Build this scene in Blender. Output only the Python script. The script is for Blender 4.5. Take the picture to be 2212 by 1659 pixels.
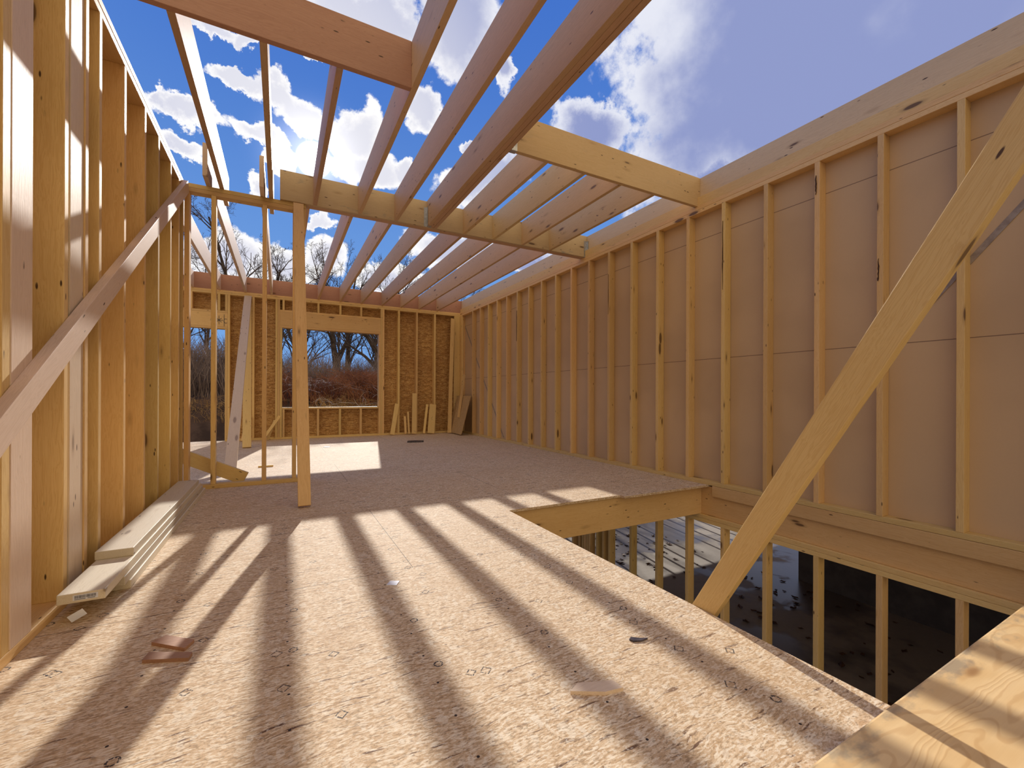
import bpy, bmesh, math, random
from math import radians as R, sin, cos, pi
from mathutils import Vector, Matrix, noise as mnoise

# ------------------------------------------------------------------ clearing
for o in list(bpy.data.objects): bpy.data.objects.remove(o)
S = bpy.context.scene
C = S.collection
rnd = random.Random(7)

# ------------------------------------------------------------------ camera
YAW = R(27.749); HCAM = .8845
cam_d = bpy.data.cameras.new('camera'); cam = bpy.data.objects.new('camera', cam_d); C.objects.link(cam)
cam_d.sensor_fit = 'HORIZONTAL'; cam_d.sensor_width = 36; cam_d.lens = 928.0/2212*36
cam_d.shift_x = (1106-1095.24)/2212; cam_d.shift_y = (853.03-829.5)/2212
cam_d.clip_start = .02; cam_d.clip_end = 500
rr = R(-.2153)
_right = Vector((cos(YAW), -sin(YAW), 0)); _up = Vector((0, 0, 1)); _f = Vector((sin(YAW), cos(YAW), 0))
r2 = _right*cos(rr) - _up*sin(rr); u2 = _right*sin(rr) + _up*cos(rr)
M = Matrix((r2, u2, -_f)).transposed().to_4x4(); M.translation = Vector((0, 0, HCAM))
cam.matrix_world = M
S.camera = cam

# ------------------------------------------------------------------ colour management
S.view_settings.view_transform = 'Standard'; S.view_settings.look = 'None'
S.view_settings.gamma = 1; S.view_settings.use_curve_mapping = False
S.view_settings.exposure = 0.0
S.cycles.max_bounces = 6; S.cycles.diffuse_bounces = 3; S.cycles.glossy_bounces = 2

# ------------------------------------------------------------------ sun
SUN_DIR = Vector((.185, 1.0, .4975)).normalized()          # towards the sun
sd = bpy.data.lights.new('sun', 'SUN'); so = bpy.data.objects.new('sun', sd); C.objects.link(so)
sd.energy = 4.7; sd.angle = R(.6); sd.color = (1.0, .95, .88)
so.rotation_euler = SUN_DIR.to_track_quat('Z', 'Y').to_euler(); so.location = (2, 12, 9)

# ------------------------------------------------------------------ sky
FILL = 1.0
def build_world():
    w = bpy.data.worlds.new('sky'); S.world = w; w.use_nodes = True; w.cycles.sampling_method = 'MANUAL'; w.cycles.sample_map_resolution = 512
    nt = w.node_tree; nt.nodes.clear(); N = nt.nodes; L = nt.links
    def nd(t, **k):
        n = N.new(t)
        for a, b in k.items(): setattr(n, a, b)
        return n
    def mth(op, a, b=None, c=None, clamp=False):
        n = nd('ShaderNodeMath', operation=op, use_clamp=clamp)
        for i, v in enumerate((a, b, c)):
            if v is None: continue
            if isinstance(v, (int, float)): n.inputs[i].default_value = v
            else: L.new(v, n.inputs[i])
        return n.outputs[0]
    def ramp(v, a, b):
        n = nd('ShaderNodeMapRange', interpolation_type='SMOOTHSTEP'); L.new(v, n.inputs[0])
        n.inputs[1].default_value = a; n.inputs[2].default_value = b; return n.outputs[0]
    def mix(f, a, b):
        n = nd('ShaderNodeMix', data_type='RGBA')
        if isinstance(f, (int, float)): n.inputs[0].default_value = f
        else: L.new(f, n.inputs[0])
        for i, v in ((6, a), (7, b)):
            if isinstance(v, tuple): n.inputs[i].default_value = (*v, 1)
            else: L.new(v, n.inputs[i])
        return n.outputs[2]
    tc = nd('ShaderNodeTexCoord'); D = tc.outputs['Generated']
    nrm = nd('ShaderNodeVectorMath', operation='NORMALIZE'); L.new(D, nrm.inputs[0]); D = nrm.outputs[0]
    sp = nd('ShaderNodeSeparateXYZ'); L.new(D, sp.inputs[0]); x, y, z = sp.outputs
    az = mth('MULTIPLY', mth('ARCTAN2', x, y), 180/pi)
    el = mth('MULTIPLY', mth('ARCSINE', z), 180/pi)
    cb = nd('ShaderNodeCombineXYZ'); L.new(az, cb.inputs[0]); L.new(el, cb.inputs[1]); cb.inputs[2].default_value = 1; P = cb.outputs[0]
    # warp so the cloud outlines billow
    n1 = nd('ShaderNodeTexNoise'); n1.inputs['Scale'].default_value = 11; n1.inputs['Detail'].default_value = 8; n1.inputs['Roughness'].default_value = .62; L.new(D, n1.inputs[0])
    wv = nd('ShaderNodeVectorMath', operation='SUBTRACT'); L.new(n1.outputs['Color'], wv.inputs[0]); wv.inputs[1].default_value = (.5, .5, .5)
    ws = nd('ShaderNodeVectorMath', operation='MULTIPLY'); L.new(wv.outputs[0], ws.inputs[0]); ws.inputs[1].default_value = (7, 7, 0)
    wa = nd('ShaderNodeVectorMath', operation='ADD'); L.new(P, wa.inputs[0]); L.new(ws.outputs[0], wa.inputs[1]); PW = wa.outputs[0]
    # cloud masses: azimuth, elevation, half width, half height (degrees), tilt
    blobs = CLOUDS
    cur = None
    def dot(v, k):
        n = nd('ShaderNodeVectorMath', operation='DOT_PRODUCT'); L.new(v, n.inputs[0]); n.inputs[1].default_value = k; return n.outputs['Value']
    for (a, e, ra, re, t) in blobs:
        c, s = cos(R(t)), sin(R(t))
        u = dot(PW, (c/ra, s/ra, -(a*c+e*s)/ra)); v = dot(PW, (-s/re, c/re, -(-a*s+e*c)/re))
        r2_ = mth('MULTIPLY_ADD', u, u, mth('MULTIPLY', v, v))
        cur = r2_ if cur is None else mth('MINIMUM', cur, r2_)
    cur = mth('SQRT', cur)
    d = mth('SUBTRACT', 1.0, cur)
    n2 = nd('ShaderNodeTexNoise'); n2.inputs['Scale'].default_value = 16; n2.inputs['Detail'].default_value = 9; n2.inputs['Roughness'].default_value = .62; L.new(D, n2.inputs[0])
    nz = mth('SUBTRACT', n2.outputs[0], .5)
    dens = mth('ADD', mth('MINIMUM', mth('MULTIPLY', d, 2.0), 1.5), mth('MULTIPLY', nz, 1.9))
    cover = ramp(dens, -.05, .38)
    # sky dome behind the camera: unseen warm cloud added to fill the shaded faces
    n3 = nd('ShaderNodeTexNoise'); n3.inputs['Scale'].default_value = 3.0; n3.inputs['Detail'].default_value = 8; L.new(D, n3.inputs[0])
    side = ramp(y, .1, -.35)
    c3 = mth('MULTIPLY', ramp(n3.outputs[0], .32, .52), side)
    # shading inside the clouds
    n4 = nd('ShaderNodeTexNoise'); n4.inputs['Scale'].default_value = 5.5; n4.inputs['Detail'].default_value = 6; L.new(D, n4.inputs[0])
    thick = ramp(mth('ADD', mth('MINIMUM', mth('MULTIPLY', d, 2.0), 1.5), mth('MULTIPLY', mth('SUBTRACT', n4.outputs[0], .5), 2.4)), .10, 1.25)
    # angle from the brightest spot of the sky
    dt = nd('ShaderNodeVectorMath', operation='DOT_PRODUCT'); L.new(D, dt.inputs[0]); dt.inputs[1].default_value = Vector((.06, 1.0, .498)).normalized()
    ang = mth('MULTIPLY', mth('ARCCOSINE', mth('MINIMUM', dt.outputs['Value'], 1.0)), 180/pi)
    near = ramp(ang, 32, 6)
    lit = mix(near, (.80, .82, .92), (1.10, 1.08, 1.06))
    gry = mix(near, (.28, .33, .60), (.80, .80, .88))
    cloud = mix(thick, lit, gry)
    zen = ramp(z, .0, .75)
    blue = mix(zen, (.19, .40, .80), (.055, .17, .60))
    blue = mix(mth('MULTIPLY', ramp(az, -8, -40), .75), blue, (.13, .30, .72))
    sky = mix(cover, blue, cloud)
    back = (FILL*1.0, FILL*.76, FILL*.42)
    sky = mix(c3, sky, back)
    below = ramp(z, -.01, -.06)
    sky = mix(below, sky, (.09, .07, .05))
    # the disc and its aureole
    disc = mth('MULTIPLY', ramp(ang, 1.9, .9), 6.0)
    halo = mth('MULTIPLY', mth('POWER', ramp(ang, 9, 0), 3.0), .9)
    g = mth('ADD', disc, halo)
    cg = nd('ShaderNodeCombineXYZ')
    for i, k in enumerate((1.0, .98, .95)): L.new(mth('MULTIPLY', g, k), cg.inputs[i])
    ad = nd('ShaderNodeVectorMath', operation='ADD'); L.new(sky, ad.inputs[0]); L.new(cg.outputs[0], ad.inputs[1])
    bg = nd('ShaderNodeBackground'); L.new(ad.outputs[0], bg.inputs[0]); bg.inputs[1].default_value = 1.0
    out = nd('ShaderNodeOutputWorld'); L.new(bg.outputs[0], out.inputs[0])
CLOUDS = [(-9.2, 27.5, 4.3, 1.3, -5.7), (-11.3, 28.0, 1.2, 0.9, 18.5), (-4.2, 31.9, 4.0, 1.0, 2.3), (-0.5, 31.5, 2.7, 1.8, -8.7), (2.0, 30.5, 4.2, 2.1, -5.8),
          (-2.3, 27.2, 4.1, 1.2, -8.2), (-0.4, 25.7, 1.3, 0.8, 11.7), (7.8, 29.6, 3.5, 3.0, 8.3), (10.0, 26.1, 4.8, 2.7, -2.1), (14.0, 26.1, 1.8, 1.7, 5.3),
          (-7.0, 34.9, 3.0, 0.7, 1.1), (-3.3, 35.2, 1.4, 0.8, 15.6), (9.4, 40.0, 10.9, 2.3, -0.7), (16.4, 33.0, 2.5, 2.5, 18.9), (21.1, 40.3, 6.5, 4.6, 1.8),
          (27.0, 37.1, 1.7, 2.4, 0.1), (67.0, 32.0, 28.5, 21.0, 0.0), (39.0, 31.0, 5.5, 3.0, -7.5), (54.3, 24.1, 5.7, 2.8, -11.4),
          (24.2, 26.5, 6.6, 2.6, 20.4), (22.4, 30.2, 1.5, 0.8, 2.2), (-5.0, 14.8, 5.5, 3.1, 3.1), (0.6, 14.8, 3.6, 2.5, 7.0), (4.6, 16.1, 3.2, 2.6, 6.3),
          (4.1, 20.3, 2.0, 1.0, 8.0), (-2.3, 22.3, 1.3, 1.2, 11.4), (12.9, 14.7, 4.7, 2.1, 3.4), (21.8, 18.5, 7.4, 2.5, 0.9), (-9.4, 24.5, 2.6, 1.0, -17.7),
          (30.4, 17.5, 4.9, 1.7, -1.3), (2.7, 35.2, 1.8, 0.5, 12.1), (13.4, 36.2, 2.4, 1.2, 6.5)]
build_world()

# ------------------------------------------------------------------ materials
class NT:
    def __init__(s, name):
        s.m = bpy.data.materials.new(name); s.m.use_nodes = True; s.nt = s.m.node_tree; s.N = s.nt.nodes; s.L = s.nt.links
        s.b = s.N['Principled BSDF']; s.tc = s.N.new('ShaderNodeTexCoord')
    def n(s, t, **k):
        x = s.N.new(t)
        for a, b in k.items(): setattr(x, a, b)
        return x
    def link(s, a, b): s.L.new(a, b)
    def put(s, sock, v):
        if hasattr(v, 'links'): s.L.new(v, sock)
        elif isinstance(v, tuple) and len(v) == 3 and sock.type == 'RGBA': sock.default_value = (*v, 1)
        else: sock.default_value = v
    def math(s, op, a, b=0.0, c=0.0, clamp=False):
        x = s.n('ShaderNodeMath', operation=op, use_clamp=clamp)
        for i, v in enumerate((a, b, c)): s.put(x.inputs[i], v)
        return x.outputs[0]
    def map(s, v, a, b, c=0.0, d=1.0, smooth=True):
        x = s.n('ShaderNodeMapRange', interpolation_type='SMOOTHSTEP' if smooth else 'LINEAR')
        for i, q in enumerate((v, a, b, c, d)): s.put(x.inputs[i], q)
        return x.outputs[0]
    def mix(s, f, a, b, mode='MIX'):
        x = s.n('ShaderNodeMix', data_type='RGBA', blend_type=mode)
        s.put(x.inputs[0], f); s.put(x.inputs[6], a); s.put(x.inputs[7], b); return x.outputs[2]
    def mapping(s, v, scale=(1, 1, 1), loc=(0, 0, 0), rot=(0, 0, 0)):
        x = s.n('ShaderNodeMapping'); s.put(x.inputs[0], v); s.put(x.inputs[1], loc); s.put(x.inputs[2], rot); s.put(x.inputs[3], scale); return x.outputs[0]
    def noise(s, v, scale, detail=4, rough=.5, dist=0):
        x = s.n('ShaderNodeTexNoise'); s.put(x.inputs['Vector'], v); s.put(x.inputs['Scale'], scale); s.put(x.inputs['Detail'], detail)
        s.put(x.inputs['Roughness'], rough); s.put(x.inputs['Distortion'], dist); return x.outputs[0], x.outputs[1]
    def voro(s, v, scale, feature='F1', rand=1.0):
        x = s.n('ShaderNodeTexVoronoi', feature=feature); s.put(x.inputs['Vector'], v); s.put(x.inputs['Scale'], scale); s.put(x.inputs['Randomness'], rand); return x
    def bump(s, h, strength=.2, dist=.002):
        x = s.n('ShaderNodeBump'); s.put(x.inputs['Height'], h); s.put(x.inputs['Strength'], strength); s.put(x.inputs['Distance'], dist); s.L.new(x.outputs[0], s.b.inputs['Normal'])

def offset_coords(t):
    """object coordinates (grain runs along local x) shifted at random for every board"""
    oi = t.n('ShaderNodeObjectInfo')
    k = t.math('MULTIPLY', oi.outputs['Random'], 37.0)
    cb = t.n('ShaderNodeCombineXYZ'); t.put(cb.inputs[0], k); t.put(cb.inputs[1], t.math('MULTIPLY', k, .37)); t.put(cb.inputs[2], t.math('MULTIPLY', k, .71))
    ad = t.n('ShaderNodeVectorMath', operation='ADD'); t.put(ad.inputs[0], t.tc.outputs['Object']); t.put(ad.inputs[1], cb.outputs[0])
    return ad.outputs[0], oi.outputs['Random']

def mat_lumber(name, light, dark, knots=1.0, stain=0.0, rough=.52):
    t = NT(name); P, rand = offset_coords(t)
    # growth rings cut along the board: long wavy bands
    _, wc = t.noise(t.mapping(P, (1.1, 5, 5)), 1.4, 3)
    wv = t.n('ShaderNodeVectorMath', operation='SCALE'); t.put(wv.inputs[0], wc); t.put(wv.inputs['Scale'], .10)
    q = t.n('ShaderNodeVectorMath', operation='ADD'); t.put(q.inputs[0], P); t.put(q.inputs[1], wv.outputs[0])
    g1, _ = t.noise(t.mapping(q.outputs[0], (.35, 26, 26)), 3.2, 3, .6)
    g2, _ = t.noise(t.mapping(P, (3.0, 260, 260)), 1.0, 2, .6)
    ring = t.math('SINE', t.math('MULTIPLY', g1, 42.0))
    grain = t.math('ADD', t.math('MULTIPLY', t.map(ring, -.2, 1.0), .38), t.math('MULTIPLY', g2, .40))
    big, _ = t.noise(t.mapping(P, (.8, 4, 4)), 1.0, 3)
    col = t.mix(t.math('MULTIPLY', grain, .95), light, dark)
    col = t.mix(t.math('MULTIPLY', t.map(big, .40, .75), .35), col, dark)
    tint = t.map(rand, 0, 1, .84, 1.10, smooth=False)
    hv = t.n('ShaderNodeHueSaturation'); t.put(hv.inputs['Value'], tint); t.put(hv.inputs['Color'], col)
    r2 = t.math('FRACT', t.math('MULTIPLY', rand, 17.3)); t.put(hv.inputs['Hue'], t.map(r2, 0, 1, .488, .506, smooth=False))
    col = hv.outputs[0]
    if knots:
        v = t.voro(t.mapping(P, (2.6, 10, 10)), 1.0)
        sz = t.math('MULTIPLY', t.math('SUBTRACT', t.noise(P, 2.3, 1)[0], .41), .52)
        k = t.math('SUBTRACT', sz, v.outputs['Distance'])
        col = t.mix(t.math('MULTIPLY', t.map(k, -.14, .0), .35*knots), col, (.28, .13, .04))
        col = t.mix(t.math('MULTIPLY', t.map(k, -.035, .015), .8*knots), col, (.085, .035, .014))
        # small nail holes and pitch flecks
        v3 = t.voro(t.mapping(P, (7, 26, 26)), 1.0)
        col = t.mix(t.math('MULTIPLY', t.map(v3.outputs['Distance'], .13, .07), t.map(t.noise(P, 5.1, 0)[0], .47, .55)), col, (.09, .04, .015))
    if stain:
        st, _ = t.noise(t.mapping(P, (2.2, 7, 7)), 1.2, 5, .6, .6)
        col = t.mix(t.math('MULTIPLY', t.map(st, .60, .74), stain), col, (.24, .23, .22))
    t.put(t.b.inputs['Base Color'], col); t.put(t.b.inputs['Roughness'], rough); t.put(t.b.inputs['Specular IOR Level'], .5)
    t.bump(grain, .25, .0015)
    return t.m

def mat_osb(name, tones, streak=(.12, .05, .025), marks=False, axis=0, rough=.6, streak_amt=.8, lo=26, hi=120, spec=.4):
    """oriented strand board; flakes lie mostly along local axis"""
    t = NT(name); P = t.tc.outputs['Object']
    _, wc = t.noise(P, 5, 3)
    wv = t.n('ShaderNodeVectorMath', operation='SCALE'); t.put(wv.inputs[0], wc); t.put(wv.inputs['Scale'], .05)
    q = t.n('ShaderNodeVectorMath', operation='ADD'); t.put(q.inputs[0], P); t.put(q.inputs[1], wv.outputs[0]); Q = q.outputs[0]
    sc = (lo, hi, hi) if axis == 0 else (hi, lo, lo)
    va = t.voro(t.mapping(Q, sc, rot=(0, 0, R(9))), 1.0); vb = t.voro(t.mapping(Q, tuple(a*1.9 for a in sc), (3, 1, 2), (0, 0, R(-14))), 1.0)
    vc = t.voro(t.mapping(Q, tuple(a*1.5 for a in (38, 30, 38)), (7, 4, 2), (0, 0, R(35))), 1.0)
    ra = t.n('ShaderNodeSeparateColor'); t.put(ra.inputs[0], va.outputs['Color'])
    rb = t.n('ShaderNodeSeparateColor'); t.put(rb.inputs[0], vb.outputs['Color'])
    rc = t.n('ShaderNodeSeparateColor'); t.put(rc.inputs[0], vc.outputs['Color'])
    col = t.mix(ra.outputs[0], tones[0], tones[1])
    col = t.mix(t.map(rb.outputs[0], .55, .95), col, tones[2])
    col = t.mix(t.math('MULTIPLY', t.map(rc.outputs[1], .84, .98), .40), col, tones[3])
    f, _ = t.noise(t.mapping(P, (60, 260, 260) if axis == 0 else (260, 60, 60)), 1.0, 2)
    col = t.mix(t.math('MULTIPLY', t.map(f, .45, .75), .25), col, tones[0])
    s1, _ = t.noise(t.mapping(Q, (7, 75, 75) if axis == 0 else (75, 7, 7), rot=(0, 0, R(4))), 1.0, 3, .6)
    s2, _ = t.noise(t.mapping(Q, (34, 95, 90), (5, 2, 1), (0, 0, R(24))), 1.0, 2, .6)
    col = t.mix(t.math('MULTIPLY', t.map(s1, .60, .70), streak_amt), col, streak)
    col = t.mix(t.math('MULTIPLY', t.map(s2, .64, .73), streak_amt*.7), col, streak)
    s3, _ = t.noise(t.mapping(Q, (70, 170, 170), (1, 8, 3), (0, 0, R(-11))), 1.0, 2, .65)
    col = t.mix(t.math('MULTIPLY', t.map(s3, .53, .64), .60), col, tuple(q*.55 for q in tones[0]))
    col = t.mix(t.math('MULTIPLY', t.map(s3, .46, .36), .5), col, tones[3])
    big, _ = t.noise(P, 1.7, 3)
    col = t.mix(t.math('MULTIPLY', t.map(big, .4, .7), .25), col, tones[0])
    if marks:
        sp = t.n('ShaderNodeSeparateXYZ'); t.put(sp.inputs[0], P); x, y = sp.outputs[0], sp.outputs[1]
        def line(c, at, per, w, gate=None):
            d = t.math('ABSOLUTE', t.math('SUBTRACT', t.math('MODULO', t.math('ADD', t.math('SUBTRACT', c, at), 40*per+per/2), per), per/2))
            m = t.math('LESS_THAN', d, w)
            return m if gate is None else t.math('MULTIPLY', m, gate)
        seam = line(y, 2.17, 1.22, .0016)
        row = t.math('MODULO', t.math('FLOOR', t.math('DIVIDE', t.math('ADD', y, 20*1.22-2.17+.0), 1.22)), 2.0)
        seamx = t.math('MAXIMUM', line(x, .60, 2.44, .0016, t.math('LESS_THAN', t.math('ABSOLUTE', t.math('SUBTRACT', row, MARK_ROW)), .5)),
                       line(x, 1.82, 2.44, .0016, t.math('GREATER_THAN', t.math('ABSOLUTE', t.math('SUBTRACT', row, MARK_ROW)), .5)))
        col = t.mix(t.math('MULTIPLY', t.math('MULTIPLY', t.math('MAXIMUM', seam, t.math('MULTIPLY', seamx, t.math('GREATER_THAN', x, .2))), t.math('GREATER_THAN', y, 1.6)), .85), col, (.05, .03, .02))
        # nail heads along the joists and printed nailing marks
        def cell(c, per, off): return t.math('SUBTRACT', t.math('MODULO', t.math('ADD', c, 40*per+off), per), per/2)
        for (px_, py_, ox, oy, rad, wid, diamond, sx) in ((.4064, .305, .05, .11, .0165, .0030, True, 11.0), (.4064, .305, .16, .02, .013, .0029, False, 23.0), (.6096, .2032, .31, .07, .019, .0025, True, 31.0)):
            u = cell(x, px_, ox); v = cell(y, py_, oy)
            cx = t.math('FLOOR', t.math('DIVIDE', t.math('ADD', x, 40*px_+ox), px_)); cy = t.math('FLOOR', t.math('DIVIDE', t.math('ADD', y, 40*py_+oy), py_))
            h = t.math('FRACT', t.math('MULTIPLY', t.math('SINE', t.math('ADD', t.math('MULTIPLY', cx, sx), t.math('MULTIPLY', cy, 78.23))), 437.5))
            h2 = t.math('SUBTRACT', t.math('FRACT', t.math('MULTIPLY', h, 13.7)), .5)
            u = t.math('SUBTRACT', u, t.math('MULTIPLY', h2, .05))
            if diamond: d = t.math('ADD', t.math('ABSOLUTE', u), t.math('ABSOLUTE', v))
            else: d = t.math('SQRT', t.math('ADD', t.math('MULTIPLY', u, u), t.math('MULTIPLY', v, v)))
            ring = t.math('LESS_THAN', t.math('ABSOLUTE', t.math('SUBTRACT', d, rad)), wid)
            ring = t.math('MULTIPLY', ring, t.math('GREATER_THAN', h, .45))
            ring = t.math('MULTIPLY', ring, t.map(t.noise(P, 160, 1)[0], .38, .5))
            col = t.mix(t.math('MULTIPLY', ring, .92), col, (.03, .025, .03))
        un = cell(x, .4064, .18); vn = cell(y, .1524, .03)
        dn = t.math('SQRT', t.math('ADD', t.math('MULTIPLY', un, un), t.math('MULTIPLY', vn, vn)))
        col = t.mix(t.math('LESS_THAN', dn, .004), col, (.05, .035, .03))
    t.put(t.b.inputs['Base Color'], col); t.put(t.b.inputs['Roughness'], rough)
    t.put(t.b.inputs['Specular IOR Level'], spec)
    t.bump(t.math('ADD', ra.outputs[0], t.math('MULTIPLY', rb.outputs[0], .6)), .25, .0015)
    return t.m

MARK_ROW = 0.0
M_STUD = mat_lumber('pine_lumber', (.86, .62, .27), (.68, .42, .14), knots=1.0)
M_JOIST = mat_lumber('pink_spruce_lumber', (.70, .47, .28), (.52, .33, .18), knots=1.0, stain=.25)
M_BOUNCE = mat_lumber('bounce_lit_lumber', (.80, .58, .31), (.64, .43, .19), knots=.9, stain=.15)  # joist lumber with the golden tone of bounced light put into its colour
M_RIM = mat_lumber('reddish_lumber', (.58, .32, .22), (.42, .20, .13), knots=.8, stain=.1)
M_GREY = mat_lumber('blue_stained_lumber', (.74, .57, .35), (.58, .42, .24), knots=1.0, stain=.8)
M_PINK = mat_lumber('pale_pink_lumber', (.80, .63, .48), (.66, .49, .34), knots=.6)
M_PALE = mat_lumber('weathered_pale_lumber', (.74, .66, .52), (.60, .50, .36), knots=.7, stain=.15)
def mat_plank():
    t = NT('wide_pine_plank'); P = t.tc.outputs['Object']
    _, wc = t.noise(t.mapping(P, (1.6, 3.5, 3.5)), 1.6, 3)
    wv = t.n('ShaderNodeVectorMath', operation='SCALE'); t.put(wv.inputs[0], wc); t.put(wv.inputs['Scale'], .09)
    q = t.n('ShaderNodeVectorMath', operation='ADD'); t.put(q.inputs[0], P); t.put(q.inputs[1], wv.outputs[0])
    g, _ = t.noise(t.mapping(q.outputs[0], (.9, 7.5, 7.5), (.3, 0, 0)), 1.0, 1, .4)
    ring = t.math('SINE', t.math('MULTIPLY', g, 125.0)); fine, _ = t.noise(t.mapping(P, (3, 300, 300)), 1.0, 2)
    soft, _ = t.noise(t.mapping(P, (2.4, 9, 9), (5, 1, 0)), 1.0, 3)
    col = t.mix(t.map(soft, .35, .7), (.86, .62, .32), (.76, .50, .22))
    col = t.mix(t.math('MULTIPLY', t.map(ring, .45, 1.0), .30), col, (.50, .25, .08))
    col = t.mix(t.math('MULTIPLY', fine, .22), col, (.60, .36, .16))
    sp = t.n('ShaderNodeSeparateXYZ'); t.put(sp.inputs[0], P); y = sp.outputs[1]
    n, _ = t.noise(t.mapping(P, (7, 14, 9)), 1.0, 4, .6)
    st = t.math('ADD', t.math('MULTIPLY', t.math('SUBTRACT', y, .095), 9.0), t.math('MULTIPLY', t.math('SUBTRACT', n, .5), 3.2))
    col = t.mix(t.math('MULTIPLY', t.map(st, .05, .75), .62), col, (.22, .20, .17))
    v = t.voro(t.mapping(P, (2.2, 7, 7)), 1.0); k = v.outputs['Distance']
    col = t.mix(t.math('MULTIPLY', t.map(k, .16, .08), .75), col, (.30, .14, .05))
    t.put(t.b.inputs['Base Color'], col); t.put(t.b.inputs['Roughness'], .5); t.bump(ring, .12, .001); return t.m
M_PLANK = mat_plank()
M_CHIP = mat_lumber('red_cedar_chip', (.50, .27, .16), (.33, .15, .08), knots=0)
M_FLOOR = mat_osb('subfloor_osb', ((.56, .37, .20), (.73, .54, .34), (.84, .69, .49), (.93, .85, .69)), marks=True, streak_amt=.95, rough=.75, spec=.32)
M_OSBW = mat_osb('sheathing_osb', ((.30, .13, .03), (.56, .30, .09), (.70, .43, .15), (.82, .60, .28)), streak=(.13, .055, .018), streak_amt=.7, lo=9, hi=45)
M_OSBP = mat_osb('offcut_osb', ((.44, .27, .11), (.55, .36, .16), (.62, .43, .2), (.66, .48, .25)), streak_amt=.5)

def mat_sheath():
    t = NT('tan_sheathing'); P = t.tc.outputs['Object']
    a, _ = t.noise(P, 1.2, 3); b, _ = t.noise(P, 60, 2)
    col = t.mix(t.map(a, .35, .65), (.66, .47, .275), (.58, .405, .235))
    col = t.mix(t.math('MULTIPLY', b, .10), col, (.42, .28, .2))
    sp = t.n('ShaderNodeSeparateXYZ'); t.put(sp.inputs[0], P); z = sp.outputs[2]
    for zz in (1.255, 2.495):
        d = t.math('ABSOLUTE', t.math('SUBTRACT', z, zz)); col = t.mix(t.math('MULTIPLY', t.math('LESS_THAN', d, .003), .8), col, (.16, .09, .06))
    t.put(t.b.inputs['Base Color'], col); t.put(t.b.inputs['Roughness'], .75); return t.m
M_SHEATH = mat_sheath()

def mat_slab():
    t = NT('wet_concrete'); P = t.tc.outputs['Object']
    a, _ = t.noise(P, .55, 5, .6); b, _ = t.noise(P, 14, 4, .6)
    wet = t.map(a, .46, .56)
    col = t.mix(t.math('MULTIPLY', b, .6), (.46, .41, .36), (.30, .26, .22))
    col = t.mix(wet, col, (.20, .175, .17))
    t.put(t.b.inputs['Base Color'], col); t.put(t.b.inputs['Roughness'], t.map(wet, 0, 1, .75, .30)); return t.m
M_SLAB = mat_slab()
def mat_plain(name, c1, c2, scale=4, rough=.8, metal=0.0, detail=5):
    t = NT(name); a, _ = t.noise(t.tc.outputs['Object'], scale, detail, .6)
    t.put(t.b.inputs['Base Color'], t.mix(t.map(a, .35, .65), c1, c2)); t.put(t.b.inputs['Roughness'], rough); t.put(t.b.inputs['Metallic'], metal); return t.m
M_CONC = mat_plain('dark_concrete', (.075, .058, .045), (.12, .095, .07), 3)
M_EARTH = mat_plain('dark_earth', (.045, .028, .022), (.10, .065, .05), 2.5, .95)
M_GROUND = mat_plain('leafy_ground', (.16, .11, .07), (.26, .19, .12), 3, .95)
M_BARK = mat_plain('bark', (.060, .042, .036), (.12, .09, .075), 6, .9)
M_TWIGG = mat_plain('grey_brush', (.12, .085, .075), (.30, .24, .22), 1.3, .85)
M_TWIGR = mat_plain('red_brush', (.16, .055, .03), (.34, .15, .08), 1.5, .85)
M_GRASS = mat_plain('dry_grass', (.30, .17, .055), (.58, .40, .18), 1.5, .8)
M_STEEL = mat_plain('galvanised_steel', (.42, .44, .48), (.60, .62, .66), 30, .42, .85)
M_STRAP = mat_plain('steel_strap', (.30, .24, .20), (.42, .35, .29), 20, .6, .2)
M_PAPER = mat_plain('white_paper', (.85, .87, .95), (.75, .77, .88), 9, .6)
M_INK = mat_plain('label_ink', (.06, .06, .07), (.10, .10, .11), 9, .6)
M_LEAF = mat_plain('dead_leaf', (.05, .022, .014), (.16, .075, .04), 7, .7)
M_SLIT = mat_plain('dark_bark', (.045, .018, .008), (.10, .045, .02), 60, .8)
M_DARK = mat_plain('dark_scrap', (.035, .03, .04), (.09, .075, .09), 30, .4)
M_BLACK = mat_plain('dark_membrane', (.02, .03, .05), (.03, .045, .07), 9, .6)

# ------------------------------------------------------------------ helpers
def tag(o, label=None, cat=None, group=None, kind=None):
    if label: o['label'] = label
    if cat: o['category'] = cat
    if group: o['group'] = group
    if kind: o['kind'] = kind
    return o
def mesh_obj(name, verts, faces, mat, parent=None, smooth=False):
    me = bpy.data.meshes.new(name); me.from_pydata(verts, [], faces); me.materials.append(mat)
    if smooth:
        for p in me.polygons: p.use_smooth = True
    o = bpy.data.objects.new(name, me); C.objects.link(o)
    if parent: o.parent = parent
    return o
BOXF = [(0, 3, 2, 1), (4, 5, 6, 7), (0, 1, 5, 4), (1, 2, 6, 5), (2, 3, 7, 6), (3, 0, 4, 7)]
def bevel_mesh(me, w):
    bm = bmesh.new(); bm.from_mesh(me)
    bmesh.ops.bevel(bm, geom=list(bm.edges), offset=w, segments=2, profile=.6, affect='EDGES'); bm.to_mesh(me); bm.free()
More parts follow.
